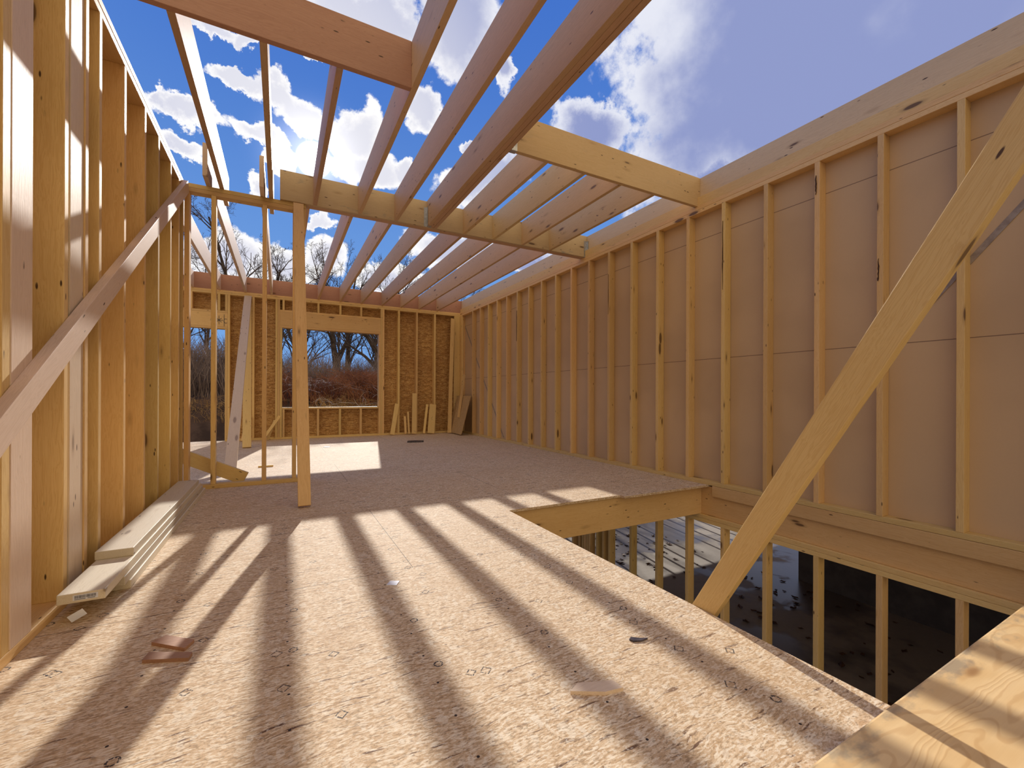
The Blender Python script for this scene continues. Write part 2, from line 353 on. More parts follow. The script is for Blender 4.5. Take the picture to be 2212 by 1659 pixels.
def board(name, p0, p1, wdir, w, th, mat, bev=.003, bow=0.0, parent=None, anchor=(0, 0)):
    """a sawn board: centre line p0->p1, width w along wdir, thickness th; grain along local x.
    anchor shifts the board by that share of width / thickness"""
    p0 = Vector(p0); p1 = Vector(p1); ax = (p1-p0); Lh = ax.length/2; ax.normalize()
    wd = Vector(wdir); wd = (wd-ax*wd.dot(ax)).normalized(); td = ax.cross(wd)
    c = (p0+p1)/2 + wd*anchor[0]*w + td*anchor[1]*th
    n = 7 if bow else 1
    vs = []; fs = []
    for i in range(n+1):
        x = -Lh+2*Lh*i/n; b = bow*(1-(x/Lh)**2) if bow else 0
        for (a, d) in ((-1, -1), (1, -1), (1, 1), (-1, 1)): vs.append((x, a*w/2+b, d*th/2))
    for i in range(n):
        for k in range(4): fs.append((4*i+k, 4*i+(k+1) % 4, 4*i+4+(k+1) % 4, 4*i+4+k)[::-1])
    fs.append((0, 1, 2, 3)); fs.append((4*n+3, 4*n+2, 4*n+1, 4*n))
    o = mesh_obj(name, vs, fs, mat, parent)
    bm = bmesh.new(); bm.from_mesh(o.data); bmesh.ops.recalc_face_normals(bm, faces=bm.faces)
    if bev:
        es = [e for e in bm.edges if len(e.link_faces) == 2 and e.link_faces[0].normal.angle(e.link_faces[1].normal) > .5]
        bmesh.ops.bevel(bm, geom=es, offset=bev, segments=2, profile=.6, affect='EDGES')
    bm.to_mesh(o.data); bm.free()
    m = Matrix((ax, wd, td)).transposed().to_4x4(); m.translation = c
    if parent: m = parent.matrix_world.inverted() @ m
    o.matrix_world = m
    return o
def stick(name, X, Y, Z, mat, **k):
    """board filling the box X x Y x Z, grain along its longest side"""
    d = [X[1]-X[0], Y[1]-Y[0], Z[1]-Z[0]]; c = [(X[0]+X[1])/2, (Y[0]+Y[1])/2, (Z[0]+Z[1])/2]
    a = d.index(max(d)); rest = [i for i in range(3) if i != a]; wi = max(rest, key=lambda i: d[i]); ti = [i for i in rest if i != wi][0]
    p0 = list(c); p1 = list(c); p0[a] -= d[a]/2; p1[a] += d[a]/2; wd = [0, 0, 0]; wd[wi] = 1
    return board(name, p0, p1, wd, d[wi], d[ti], mat, **k)
def slab(name, boxes, mat, origin=(0, 0, 0)):
    vs = []; fs = []
    for (x0, x1, y0, y1, z0, z1) in boxes:
        b = len(vs)
        vs += [(x0, y0, z0), (x1, y0, z0), (x1, y1, z0), (x0, y1, z0), (x0, y0, z1), (x1, y0, z1), (x1, y1, z1), (x0, y1, z1)]
        fs += [tuple(b+i for i in f) for f in BOXF]
    return mesh_obj(name, vs, fs, mat)
ORD = 'first second third fourth fifth sixth seventh eighth ninth tenth eleventh twelfth thirteenth fourteenth fifteenth sixteenth seventeenth eighteenth nineteenth twentieth twenty-first twenty-second twenty-third twenty-fourth'.split()
def nth(i): return ORD[i-1]

# ------------------------------------------------------------------ dimensions
ZT = 2.811; ZJ = 3.105; XR = 3.745; XL = -.785; YF = 9.515; T = .038
PB = ZT-2*T                                                    # underside of the top plates

# ------------------------------------------------------------------ setting
XE = 1.545
fl = slab('floor', [(-3.2, XE, -1.2, 2.9, -.018, 0), (-3.2, 2.66, 2.9, 9.66, -.018, 0), (2.66, 3.86, 2.84, 9.66, -.018, 0)], M_FLOOR)
tag(fl, kind='structure')
tag(slab('floor_lower', [(-6, 16, -4, 18, -2.95, -2.8)], M_SLAB), kind='structure')
tag(slab('wall_right', [(3.834, 3.846, -.9, 9.66, -.3, 2.811)], M_SHEATH), kind='structure')
# far wall sheathing with the door and window openings
zs = [(0, .62), (.62, 2.17), (2.17, 2.811)]
tag(slab('wall_far', [(-.93, .02, 9.655, 9.667, -.3, 2.811), (1.87, 3.86, 9.655, 9.667, -.3, 2.811),
                      (.02, 1.87, 9.655, 9.667, -.3, .62), (.02, 1.87, 9.655, 9.667, 2.19, 2.811),
                      (-1.85, -.93, 9.655, 9.667, 2.1, 2.811), (-3.2, -1.85, 9.655, 9.667, -.3, 2.811), (-1.85, -.93, 9.655, 9.667, -.3, -.018)], M_OSBW), kind='structure')
tag(slab('wall_left', [(-.94, -.928, .6, 4.86, 0, 2.811)], M_OSBW), kind='structure')
tag(slab('wall_lower', [(9.2, 9.45, -4, 4.9, -2.8, -.35), (3.9, 9.45, -4.2, -4, -2.8, -.35)], M_CONC), kind='structure')
tag(slab('ceiling', [(3.95, 13, -4, 11.2, -.33, -.30)], M_OSBW), kind='structure')

# ------------------------------------------------------------------ right wall framing
Y0 = 1.0734
G = 'studs of the tan right wall'
traits = {9: 'with a dark vertical streak of beetle marks', 5: 'carrying a long dark bark slit', 3: 'with a black knot high up', 2: 'with a black split knot near mid height'}
NS = 23
for i in range(-2, 21):
    y1 = Y0+.4064*i; j = 21-i
    if i == 20: y1 = YF-.06
    o = stick('wall_stud', (XR, XR+.089), (y1-T, y1), (T, PB), M_STUD, bow=rnd.uniform(-.004, .004))
    tag(o, 'yellow pine stud in the tan right wall, %s from the far corner' % nth(j), 'stud', G)
stick_ = []
o = stick('wall_stud', (XR, XR+T), (YF-.02-.10, YF-.02-.012+.03), (T, PB), M_STUD); tag(o, 'flat pine corner stud where the right wall meets the window wall', 'stud')
o = stick('wall_stud', (3.60, XR-.002), (YF, YF+T), (T, PB), M_STUD); tag(o, 'flat pine stud closing the right end of the window wall', 'stud')
o = stick('bottom_plate', (XR, XR+.089), (-.9, YF), (0, T), M_STUD); tag(o, 'long pine bottom plate under the studs of the tan right wall', 'plate')
o = stick('top_plate', (XR, XR+.089), (-.9, YF), (PB, PB+T-.001), M_STUD); tag(o, 'lower of the two long top plates on the right wall', 'plate')
o = stick('top_plate', (XR, XR+.089), (-.9, YF), (PB+T, ZT), M_STUD); tag(o, 'upper of the two long top plates on the right wall', 'plate')
o = stick('nailer_strip', (XR+.003, XR+.038), (-.9, YF+.01), (ZT, ZT+.089), M_STUD); tag(o, 'narrow pine strip along the foot of the right rim board', 'strip')
o = stick('rim_board', (XR+.038, XR+.076), (-.9, YF+.01), (ZT, ZJ), M_GREY); tag(o, 'wide stained rim board on top of the right wall', 'rim board')
# dark bark slits and split knots showing on single studs, on the face towards the room
def flaw(idx, z0, z1, w, y, label):
    st = [q for q in bpy.data.objects if q.get('label', '').startswith('yellow pine stud') and ('wall, %s from' % nth(21-idx)) in q['label']][0]
    n = 9; vs = []; rg = random.Random(idx)
    for k in range(n+1):
        f = k/n; ww = w*(.25+.75*sin(pi*f))*rg.uniform(.45, 1.0); yy = y+rg.uniform(-.15, .15)*w
        vs += [(XR-.0060, yy-ww/2, z0+(z1-z0)*f), (XR-.0060, yy+ww/2, z0+(z1-z0)*f)]
    fs = [(2*k, 2*k+2, 2*k+3, 2*k+1) for k in range(n)]
    m0 = len(vs); vs += [(a+.012, b, c) for a, b, c in vs]; fs += [tuple(m0+i for i in f[::-1]) for f in fs]
    for k in range(n): fs += [(2*k, m0+2*k, m0+2*k+2, 2*k+2), (2*k+1, 2*k+3, m0+2*k+3, m0+2*k+1)]
    o = mesh_obj('bark_slit', vs, fs, M_SLIT, smooth=False); bpy.context.view_layer.update()
    o.parent = st; o.matrix_parent_inverse = st.matrix_world.inverted(); o['label'] = label
    st['label'] = st['label'].replace('yellow pine stud', 'stud with a '+label).replace('tan right', 'right')
flaw(4, 1.90, 2.56, .010, Y0+.4064*4-.014, 'long dark slit'); flaw(2, 2.48, 2.63, .013, Y0+.4064*2-.012, 'dark knot up high')
flaw(1, 1.70, 1.86, .011, Y0+.4064*1-.010, 'split knot'); flaw(8, 1.93, 2.45, .007, Y0+.4064*8-.016, 'beetle-eaten streak')
flaw(14, 1.85, 2.40, .012, Y0+.4064*14-.010, 'narrow dark slit')
# cross bracing straps let into the sheathing, three ribs each
def strap(a, b, label):
    a = Vector(a); b = Vector(b); root = board('metal_strap', a, b, (0, 0, 1), .034, .002, M_STRAP, bev=0)
    d = (b-a).normalized(); up = Vector((1, 0, 0)).cross(d)
    for k in (-.013, .0, .013):
        board('rib', a+up*k+Vector((-.003, 0, 0)), b+up*k+Vector((-.003, 0, 0)), up, .004, .004, M_STRAP, bev=0, parent=root)
    tag(root, label, 'metal strap')
strap((3.831, .30, 2.65), (3.831, 1.32, 1.388), 'ribbed steel bracing strap sloping behind the big brace on the right')
strap((3.831, 9.42, 2.50), (3.831, 7.42, .06), 'thin dark bracing strap crossing the far end of the right wall')

# ------------------------------------------------------------------ floor framing round the opening
o = stick('trimmer_joist', (1.469, 1.545), (-1.2, 2.93), (-.305, -.018), M_STUD); tag(o, 'floor joist below the subfloor edge beside the stair opening', 'joist')
o = stick('floor_header', (1.546, 3.772), (2.93, 3.006), (-.305, -.018), M_STUD); tag(o, 'deep floor header across the far end of the stair opening', 'beam')
o = stick('rim_joist', (3.773, 3.811), (-1.2, 9.6), (-.305, -.018), M_STUD); tag(o, 'long rim joist below the right wall beside the stair opening', 'rim board')
o = stick('ledger_strip', (3.742, 3.772), (-1.0, 2.79), (-.105, -.002), M_STUD); tag(o, 'knotty ledger strip nailed on the rim joist under the right wall', 'strip')
for k, xx in enumerate((.7, 1.11)):
    pass

# ------------------------------------------------------------------ lower wall
o = stick('top_plate', (XR, XR+.089), (-1.2, 9.5), (-.344, -.306), M_STUD); tag(o, 'upper top plate of the lower level wall under the rim joist', 'plate')
o = stick('top_plate', (XR, XR+.089), (.62, 9.5), (-.383, -.345), M_STUD); tag(o, 'lower top plate of the lower level wall under the rim joist', 'plate')
o = stick('bottom_plate', (XR, XR+.089), (-1.2, 9.5), (-2.8, -2.762), M_STUD); tag(o, 'bottom plate of the lower level wall on the concrete slab', 'plate')
lows = [Y0+.4064*i for i in range(0, 8)] + [4.30, 4.42, 4.545, 4.70, 4.75, 4.80, 4.85, 4.93, 5.08, 5.5, 5.9, 6.3]
for k, yy in enumerate(lows):
    o = stick('lower_stud', (XR, XR+.089), (yy-T, yy), (-2.762, -.383), M_STUD)
    tag(o, 'stud of the lower level wall seen through the opening, %s from the near end' % nth(k+1), 'stud', 'studs of the lower level wall')
for k in range(6):
    z1 = -.345-k*.039
    o = stick('stacked_block', (XR+.002, XR+.142), (-.2, .60), (z1-.0385, z1), M_STUD)
    tag(o, 'board in the flat pack below the rim joist, %s from the top' % nth(k+1), 'board', 'flat pack of boards below the rim joist')
o = board('white_shim', (3.70, .66, -.585), (3.74, -.1, -.585), (1, 0, 0), .12, .006, M_PAPER, bev=0); tag(o, 'white strip poking out below the flat pack of boards', 'strip')
# stud wall at the far side of the lower bay; the sun comes in between its studs
xs = 4.0; k = 0
while xs < 12.9:
    o = stick('bay_stud', (xs, xs+T), (11.0, 11.14), (-2.76, -.37), M_STUD); k += 1
    tag(o, 'stud of the distant lower bay wall beyond the sunlit slab, %s from its left end' % nth(k), 'stud', 'studs of the distant lower bay wall'); xs += .4064 if k % 4 else .82
o = stick('bottom_plate', (3.9, 13), (11.0, 11.14), (-2.8, -2.762), M_STUD); tag(o, 'bottom plate of the distant lower bay wall on the sunlit slab', 'plate')
o = stick('top_plate', (3.9, 13), (11.0, 11.14), (-.37, -.332), M_STUD); tag(o, 'top plate of the distant lower bay wall', 'plate')

# ------------------------------------------------------------------ left wall framing
GL = 'studs of the left wall'
leftst = [(1.50, 1.54, 'edge'), (1.957, 2.005, 'edge'), (2.40, 2.438, 'edge'), (2.608, 2.646, 'edge'), (2.765, 2.803, 'edge'), (3.15, 3.188, 'edge'),
          (3.55, 3.588, 'edge'), (3.90, 3.938, 'edge'), (4.29, 4.328, 'edge'), (4.60, 4.638, 'edge'), (4.78, 4.818, 'edge')]
for k, (a, b, _) in enumerate(leftst):
    o = stick('wall_stud', (XL-.14, XL+rnd.uniform(-.002, .002)), (a, b), (T, PB), M_STUD)
    tag(o, 'wide pine stud of the left wall, %s from the camera' % nth(k+1), 'stud', GL)
o = stick('wall_stud', (XL-T, XL), (2.007, 2.145), (T, PB), M_PINK); tag(o, 'flat pale backing stud nearest the camera in the left wall', 'stud')
o = stick('wall_stud', (XL-T-.006, XL-.006), (2.468, 2.606), (T, PB), M_PINK); tag(o, 'flat pale backing stud behind the left diagonal brace', 'stud')
o = stick('bottom_plate', (XL-.14, XL), (.6, 4.82), (0, T), M_STUD); tag(o, 'bottom plate of the left wall behind the stacked planks', 'plate')
o = stick('top_plate', (XL-.14, XL), (.6, 4.82), (PB, PB+T-.001), M_STUD); tag(o, 'lower top plate of the left wall', 'plate')
o = stick('top_plate', (XL-.14, XL+.002), (.6, 4.822), (PB+T, ZT), M_STUD); tag(o, 'upper top plate of the left wall against the sky', 'plate')
o = board('diagonal_brace', (-.766, 1.45, .47), (-.766, 4.80, 2.765), (0, 0, 1), .100, T, M_PINK); tag(o, 'sunlit diagonal brace nailed across the left wall studs', 'brace')

# ------------------------------------------------------------------ partition and middle beam
PY = (4.825, 4.914)
o = stick('bottom_plate', (XL, .17), PY, (0, T), M_STUD); tag(o, 'short bottom plate of the open partition on the floor', 'plate')
o = stick('top_plate', (XL, .22), PY, (PB, PB+T-.001), M_STUD); tag(o, 'lower top plate of the open partition below the middle beam', 'plate')
o = stick('top_plate', (XL, .22), PY, (PB+T, ZT), M_STUD); tag(o, 'upper top plate of the open partition carrying the beam end', 'plate')
for k, (xx, d) in enumerate(((XL+.001, 'against the end of the left wall'), (-.58, 'second from the left wall, with dark bark marks'), (-.165, 'third from the left wall'), (.10, 'at its right end behind the leaning post'))):
    o = stick('partition_stud', (xx, xx+T), PY, (T, PB), M_STUD); tag(o, 'stud of the open partition %s' % d, 'stud', 'studs of the open partition')
o = stick('middle_beam', (-.015, 3.78), (4.80, 4.838), (ZT, ZJ), M_GREY); tag(o, 'front ply of the middle ceiling beam with joists hung on it', 'beam')
o = stick('middle_beam', (-.015, 3.78), (4.84, 4.915), (ZT, ZJ), M_JOIST); tag(o, 'rear ply of the middle ceiling beam', 'beam')
o = board('leaning_post', (.165, 3.70, .012), (.148, 4.772, 2.78), (1, 0, 0), .092, T, M_STUD); tag(o, 'tall pine post leaning from the floor to the middle beam', 'post')
o = board('nailing_block', (.195, 4.80, 2.50), (.195, 4.80, 2.74), (1, 0, 0), .036, .036, M_STUD); tag(o, 'small block beside the top of the leaning post', 'block')

# ------------------------------------------------------------------ ceiling joists, near bay
GN = 'ceiling joists of the near bay'
near = [(-.518, 2.71, 5.25, 'first from the left wall'), (-.111, 2.71, 5.25, 'second from the left wall'), (.283, 2.71, 4.80, 'beside the sun, ending at the top left header')]
for x0, a, b, d in near:
    o = stick('ceiling_joist', (x0, x0+T), (a, b), (ZT, ZJ-.006), M_JOIST); tag(o, 'near ceiling joist %s' % d, 'joist', GN)
for x0, d in ((.72, 'carrying the right end of the top left header'), (1.105, 'between the header joist and the doubled joist')):
    o = stick('ceiling_joist', (x0, x0+T), (-1.2, 4.80), (ZT, ZJ), M_JOIST); tag(o, 'long near ceiling joist %s' % d, 'joist', GN)
for k, (x0, d) in enumerate(((1.475, 'left ply'), (1.514, 'middle ply'), (1.553, 'right ply'))):
    o = stick('trimmer_joist', (x0, x0+T), (-1.2, 4.80), (ZT-.004*(k == 2), ZJ), M_JOIST); tag(o, '%s of the tripled overhead joist beside the open ceiling bay' % d, 'joist', 'plies of the tripled overhead joist')
o = stick('ceiling_header', (-.785, .72), (2.672, 2.710), (ZT, ZJ), M_RIM); tag(o, 'reddish header beam crossing the top left of the view', 'beam')
o = stick('ceiling_header', (1.592, 3.782), (2.97, 3.008), (ZT, ZJ), M_BOUNCE); tag(o, 'pale header beam running from the tripled joist to the right wall', 'beam')
for k, x0 in enumerate((1.92, 2.31, 2.725, 3.145)):
    o = stick('ceiling_joist', (x0, x0+T), (3.008, 4.80), (ZT, ZJ), M_BOUNCE); tag(o, 'short ceiling joist between right header and middle beam, %s from the tripled joist' % nth(k+1), 'joist', 'short ceiling joists behind the right header')
# ------------------------------------------------------------------ ceiling joists, far bay
GF = 'ceiling joists of the far bay'
fx = [-1.44, -1.03, -.62, -.185, .22, .65, 1.07, 1.49, 1.92, 2.33, 2.74, 3.16]
for k, x0 in enumerate(fx):
    a = 4.60 if x0 < 0 else 4.915
    if x0 == .22: a = 4.916
    o = stick('ceiling_joist', (x0, x0+T), (a, 9.53), (ZT, ZJ-.004), M_JOIST if x0 > -.1 else M_PINK)
    tag(o, 'far ceiling joist behind the middle beam, %s from the right wall' % nth(13-k-0), 'joist', GF)
o = stick('rim_board', (-3.2, 3.86), (9.53, 9.568), (ZT, ZJ), M_RIM); tag(o, 'reddish rim board along the top of the window wall', 'rim board')
# hangers
def hanger(name, c, axis, label):
    """U-shaped steel joist hanger; c = bottom centre of the carried joist end, axis = direction the joist leaves along"""
    root = bpy.data.objects.new(name, None); C.objects.link(root); root.location = c
    root.rotation_euler = (0, 0, math.atan2(axis[1], axis[0])); w = .041
    for part, bx in (('seat', (0, .05, -w/2-.001, w/2+.001, -.003, -.001)), ('side_flange', (0, .05, -w/2-.003, -w/2-.001, -.003, .22)), ('side_flange', (0, .05, w/2+.001, w/2+.003, -.003, .22)),
                     ('back_tab', (-.0005, .0015, w/2+.003, w/2+.032, .0, .22)), ('back_tab', (-.0005, .0015, -w/2-.032, -w/2-.003, .0, .22))):
        o = slab(part, [bx], M_STEEL); o.parent = root
    tag(root, label, 'joist hanger', 'steel joist hangers')
hanger('joist_hanger', (1.592+.002, 2.989, ZT), (1, 0), 'steel hanger where the right header meets the tripled joist')
hanger('joist_hanger', (1.494, 4.80, ZT), (0, -1), 'steel hanger holding the tripled joist on the middle beam')
hanger('joist_hanger', (3.778, 4.82, ZT), (-1, 0), 'steel hanger at the right end of the middle beam')

# ------------------------------------------------------------------ window wall (far)
GW = 'studs of the window wall'
FY = (YF, YF+.14)
def fst(x0, z0, z1, label, nm='wall_stud', g=GW):
    o = stick(nm, (x0, x0+T), FY, (z0, z1), M_STUD); tag(o, label, 'stud', g)
fst(-1.89, T, PB, 'king stud left of the far doorway'); fst(-1.50-.35, T, 2.09, 'trimmer stud left of the far doorway')
fst(-.925, T, 2.09, 'trimmer stud on the right side of the far doorway'); fst(-.885, T, PB, 'king stud on the right side of the far doorway')
fst(-.49, T, PB, 'stud between far doorway and window, behind the leaning boards')
fst(-.10, T, PB, 'king stud left of the large window opening'); fst(-.060, T, PB, 'second stud left of the large window opening'); fst(-.02, T, 2.19, 'trimmer stud at the left edge of the large window opening')
fst(1.87, T, 2.19, 'trimmer stud at the right edge of the large window opening'); fst(1.909, T, PB, 'second stud right of the large window opening'); fst(1.948, T, PB, 'king stud right of the large window opening')
fst(2.285, T, PB, 'first single stud right of the window'); fst(2.69, T, PB, 'second single stud right of the window'); fst(3.11, T, PB, 'third single stud right of the window, next to the corner')
for k, x0 in enumerate((.025, .24, .65, 1.07, 1.485)):
    if k != 1: fst(x0, T, .582, 'short stud below the window sill, %s from the left' % nth(k+1 if k == 0 else k), 'cripple_stud', 'short studs below the window sill')
for k, x0 in enumerate((.02, .245, .65, 1.07, 1.485)):
    fst(x0, 2.54, PB, 'short stud above the window header, %s from the left' % nth(k+1), 'cripple_stud', 'short studs above the window header')
for k, x0 in enumerate((-1.46, -1.04, -.925)):
    fst(x0, 2.43, PB, 'short stud above the doorway header, %s from the left' % nth(k+1), 'cripple_stud', 'short studs above the doorway header')
def rail(nm, x0, x1, z0, z1, label, cat='plate', m=None, y=FY):
    o = stick(nm, (x0, x1), y, (z0, z1), m or M_STUD); tag(o, label, cat)
rail('sill_plate', .02, 1.868, .582, .62, 'pale window sill board, sunlit along its top', 'sill')
rail('header_beam', -.022, 1.908, 2.23, 2.50, 'deep header beam over the large window opening', 'beam')
rail('header_plate', -.022, 1.908, 2.191, 2.229, 'flat plate under the window header beam')
rail('header_plate', -.022, 1.908, 2.501, 2.539, 'flat plate on top of the window header beam')
rail('header_beam', -1.85, -.886, 2.13, 2.39, 'deep header beam over the far doorway with scribbled marks', 'beam')
rail('header_plate', -1.85, -.886, 2.091, 2.129, 'flat plate under the doorway header beam')
rail('header_plate', -1.85, -.886, 2.391, 2.429, 'flat plate on top of the doorway header beam')
rail('bottom_plate', -.925, XR-.001, 0, T, 'bottom plate of the window wall', 'plate')
rail('top_plate', -3.2, 3.83, PB, PB+T-.001, 'lower top plate of the window wall')
rail('top_plate', -3.2, 3.83, PB+T, ZT, 'upper top plate of the window wall')
# spray-painted scribble on the doorway header
def tube(vs, fs, pts, rad, n=4):
    rings = []
    for i, p in enumerate(pts):
        p = Vector(p); a = Vector(pts[max(i-1, 0)]); b = Vector(pts[min(i+1, len(pts)-1)]); d = (b-a).normalized() if (b-a).length > 1e-9 else Vector((0, 0, 1))
        s = d.cross(Vector((.31, .17, .93)));
        if s.length < .05: s = d.cross(Vector((1, 0, 0)))
        s.normalize(); t = d.cross(s); r = rad[i] if isinstance(rad, (list, tuple)) else rad; base = len(vs)
        for k in range(n): an = 2*pi*k/n; vs.append(tuple(p+s*cos(an)*r+t*sin(an)*r))
        rings.append(base)
    for i in range(len(rings)-1):
        for k in range(n): fs.append((rings[i]+k, rings[i]+(k+1) % n, rings[i+1]+(k+1) % n, rings[i+1]+k))
hdr = [o for o in bpy.data.objects if o.name.startswith('header_beam') and 'doorway' in o.get('label', '')][0]
vs = []; fs = []
def stroke(p): tube(vs, fs, [(x, YF-.002, z) for x, z in p], .004, 4)
stroke([(-1.10+.045*cos(a), 2.25+.05*sin(a)) for a in [R(40+28*k) for k in range(11)]])
stroke([(-1.02, 2.33), (-1.02, 2.17)]); stroke([(-1.06, 2.29), (-.98, 2.21)]); stroke([(-.98, 2.29), (-1.06, 2.21)]); stroke([(-1.07, 2.25), (-.96, 2.25)])
stroke([(-.94, 2.36), (-.94, 2.14)]); stroke([(-.915+.03*cos(a), 2.24+.04*sin(a)) for a in [R(50+26*k) for k in range(11)]])
mk = mesh_obj('ink_mark', vs, fs, M_INK); mk.parent = hdr; mk.matrix_parent_inverse = hdr.matrix_world.inverted(); mk['label'] = 'black scribbled marks'

# ------------------------------------------------------------------ boards standing and lying about
o = board('leaning_brace', (-.50, 5.66, .01), (-.555, 9.44, 2.72), (1, 0, 0), .118, T, M_PINK); tag(o, 'long pale pink board leaning from the floor to the window wall', 'board')
o = board('leaning_board', (-.49, 8.17, .01), (-.56, 9.46, 2.62), (1, 0, 0), .125, T, M_STUD); tag(o, 'yellow board leaning upright behind the pink leaning board', 'board')
o = board('fallen_brace', (-1.25, 5.06, .50), (-.31, 4.99, .045), (0, 0, 1), .125, T, M_STUD); tag(o, 'short knotty board slanting down onto the partition plate', 'board')
def lean(p0, p1, w, label, m=None, th=.03, cat='offcut', g='offcuts leaning on the window wall', wd=(1, 0, 0)):
    o = board('lumber_offcut', p0, p1, wd, w, th, m or M_STUD); tag(o, label, cat, g)
lean((-.60, 9.18, .02), (-.54, 9.49, .46), .09, 'short offcut leaning behind the pink leaning board')
lean((-.30, 9.30, .03), (-.02, 9.40, .46), .05, 'thin slanting offcut left of the window jamb')
lean((-.22, 9.38, .03), (-.10, 9.44, .38), .05, 'short offcut behind the thin slanting one left of the window')
lean((2.12, 9.33, .02), (2.26, 9.49, .68), .09, 'tilted offcut right of the window, nearest to it')
lean((2.43, 9.40, .02), (2.43, 9.49, .40), .045, 'shortest upright offcut right of the window')
lean((2.50, 9.38, .02), (2.50, 9.49, .50), .035, 'narrow upright offcut beside the tall one')
lean((2.60, 9.34, .02), (2.65, 9.49, .91), .10, 'tallest offcut leaning right of the window')
lean((2.83, 9.36, .02), (2.94, 9.49, .66), .05, 'narrow offcut with dark edge left of the wide one')
lean((2.97, 9.30, .02), (3.07, 9.47, .66), .15, 'wide offcut leaning near the far corner')
lean((3.40, 9.28, .015), (3.54, 9.47, 2.66), .085, 'full height stud leaning by the far corner', cat='stud', g=None)
o = board('sheathing_offcut', (3.44, 9.05, .02), (3.66, 9.05, .86), (0, 1, 0), .80, .012, M_OSBP, bev=0)
tag(o, 'square of strand board leaning on the right wall in the far corner', 'sheet')
lean((3.50, 8.98, .38), (3.70, 9.12, 1.35), .055, 'stick leaning across the strand board square', g=None, th=.02)
# stack of planks along the left wall
def plank(x0, x1, y0, y1, z0, z1, label, m=M_PINK):
    o = stick('stacked_plank', (x0, x1), (y0, y1), (z0, z1), m); tag(o, label, 'plank', 'planks stacked along the left wall'); return o
plank(-.745, -.600, 2.52, 4.70, 0, .038, 'bottom plank of the stack along the left wall', M_PALE)
plank(-.748, -.606, 2.46, 4.60, .0385, .0765, 'second plank from the bottom in the stack along the left wall', M_PALE)
p3 = plank(-.752, -.610, 2.235, 4.52, .077, .115, 'third plank of the left stack, with a white sticker on its end', M_PALE)
plank(-.757, -.617, 2.63, 4.46, .1155, .1535, 'top plank of the stack, set back from the others', M_PALE)
lb = slab('sticker', [(-.705, -.632, 2.2335, 2.2348, .087, .107)], M_PAPER); lb.parent = p3; lb.matrix_parent_inverse = p3.matrix_world.inverted(); lb['label'] = 'white barcode sticker'
bars = []; x = -.700
while x < -.638:
    w = rnd.choice((.0008, .0012, .0018)); bars.append((x, x+w, 2.2328, 2.2336, .094, .105)); x += w+rnd.choice((.0010, .0016))
bars += [(-.700, -.668, 2.2328, 2.2336, .0895, .0915), (-.662, -.640, 2.2328, 2.2336, .0895, .0915)]
bo = slab('barcode', bars, M_INK); bo.parent = lb; bo.matrix_parent_inverse = Matrix.Identity(4)
bpy.context.view_layer.update(); bo.matrix_parent_inverse = lb.matrix_world.inverted()
o = board('paper_tag', (-.712, 2.226, .020), (-.668, 2.226, .044), (0, -.1, 1), .028, .0012, M_PAPER, bev=0); tag(o, 'small white tag below the end of the stacked planks', 'tag')

# ------------------------------------------------------------------ big brace and plank in front
o = board('diagonal_brace', (1.566, 1.270, -.134), (1.566, .10, 1.935), (0, 1, .565), .092, T, M_STUD); tag(o, 'big yellow diagonal brace rising from the stair opening edge at right', 'brace')
o = board('wide_plank', (.70, .396, .019), (3.73, .434, .019), (0, 1, 0), .292, T, M_PLANK, bev=.006); tag(o, 'wide pine plank bridging the opening in the bottom right corner', 'plank')

# ------------------------------------------------------------------ litter on the floor
def chip(name, pts, h, m, label, cat, z=0.0):
    n = len(pts); vs = [(x, y, z) for x, y in pts]+[(x, y, z+h) for x, y in pts]
    fs = [tuple(range(n))[::-1], tuple(range(n, 2*n))]+[(i, (i+1) % n, n+(i+1) % n, n+i) for i in range(n)]
    cx = sum(p[0] for p in pts)/n; cy = sum(p[1] for p in pts)/n
    vs = [(x-cx, y-cy, zz) for x, y, zz in vs]; o = mesh_obj(name, vs, fs, m); o.location = (cx, cy, 0)
    bm = bmesh.new(); bm.from_mesh(o.data); bmesh.ops.recalc_face_normals(bm, faces=bm.faces); bm.to_mesh(o.data); bm.free()
    tag(o, label, cat); return o
chip('cedar_shim', [(-.400, 1.915), (-.365, 1.948), (-.270, 1.866), (-.290, 1.818)], .012, M_CHIP, 'short reddish wood scrap, the farther of two on the floor', 'wood scrap')
chip('cedar_shim', [(-.400, 1.800), (-.392, 1.846), (-.262, 1.778), (-.268, 1.745)], .012, M_CHIP, 'reddish wedge of wood, the nearer of two on the floor', 'wood scrap')
chip('wood_splinter', [(.76, 1.035), (.80, 1.055), (.905, 1.015), (.91, .975), (.85, .985)], .010, M_PINK, 'pale splintered chip of wood in a shadow stripe on the floor', 'wood scrap')
chip('dark_chip', [(1.115, 1.165), (1.13, 1.172), (1.155, 1.152), (1.18, 1.140), (1.15, 1.138), (1.12, 1.150)], .006, M_DARK, 'small dark sliver on the floor near the opening', 'scrap')
chip('paper_scrap', [(.435, 2.02), (.46, 2.055), (.50, 2.035), (.475, 1.995)], .003, M_PAPER, 'small white paper scrap on the sunlit floor', 'paper')
chip('paper_scrap', [(.62, 7.75), (.66, 7.82), (.74, 7.78), (.70, 7.70)], .004, M_DARK, 'tiny dark scrap in the window light on the far floor', 'scrap')
chip('tool_scrap', [(2.05, 7.82), (2.10, 7.92), (2.22, 7.92), (2.36, 7.82), (2.34, 7.78), (2.20, 7.80)], .03, M_DARK, 'dark scrap lying on the far floor left of the corner', 'scrap')
chip('wood_splinter', [(-.24, 5.95), (-.23, 5.99), (-.08, 5.98), (-.08, 5.955)], .02, M_STUD, 'thin splinter on the bright floor behind the partition', 'wood scrap')

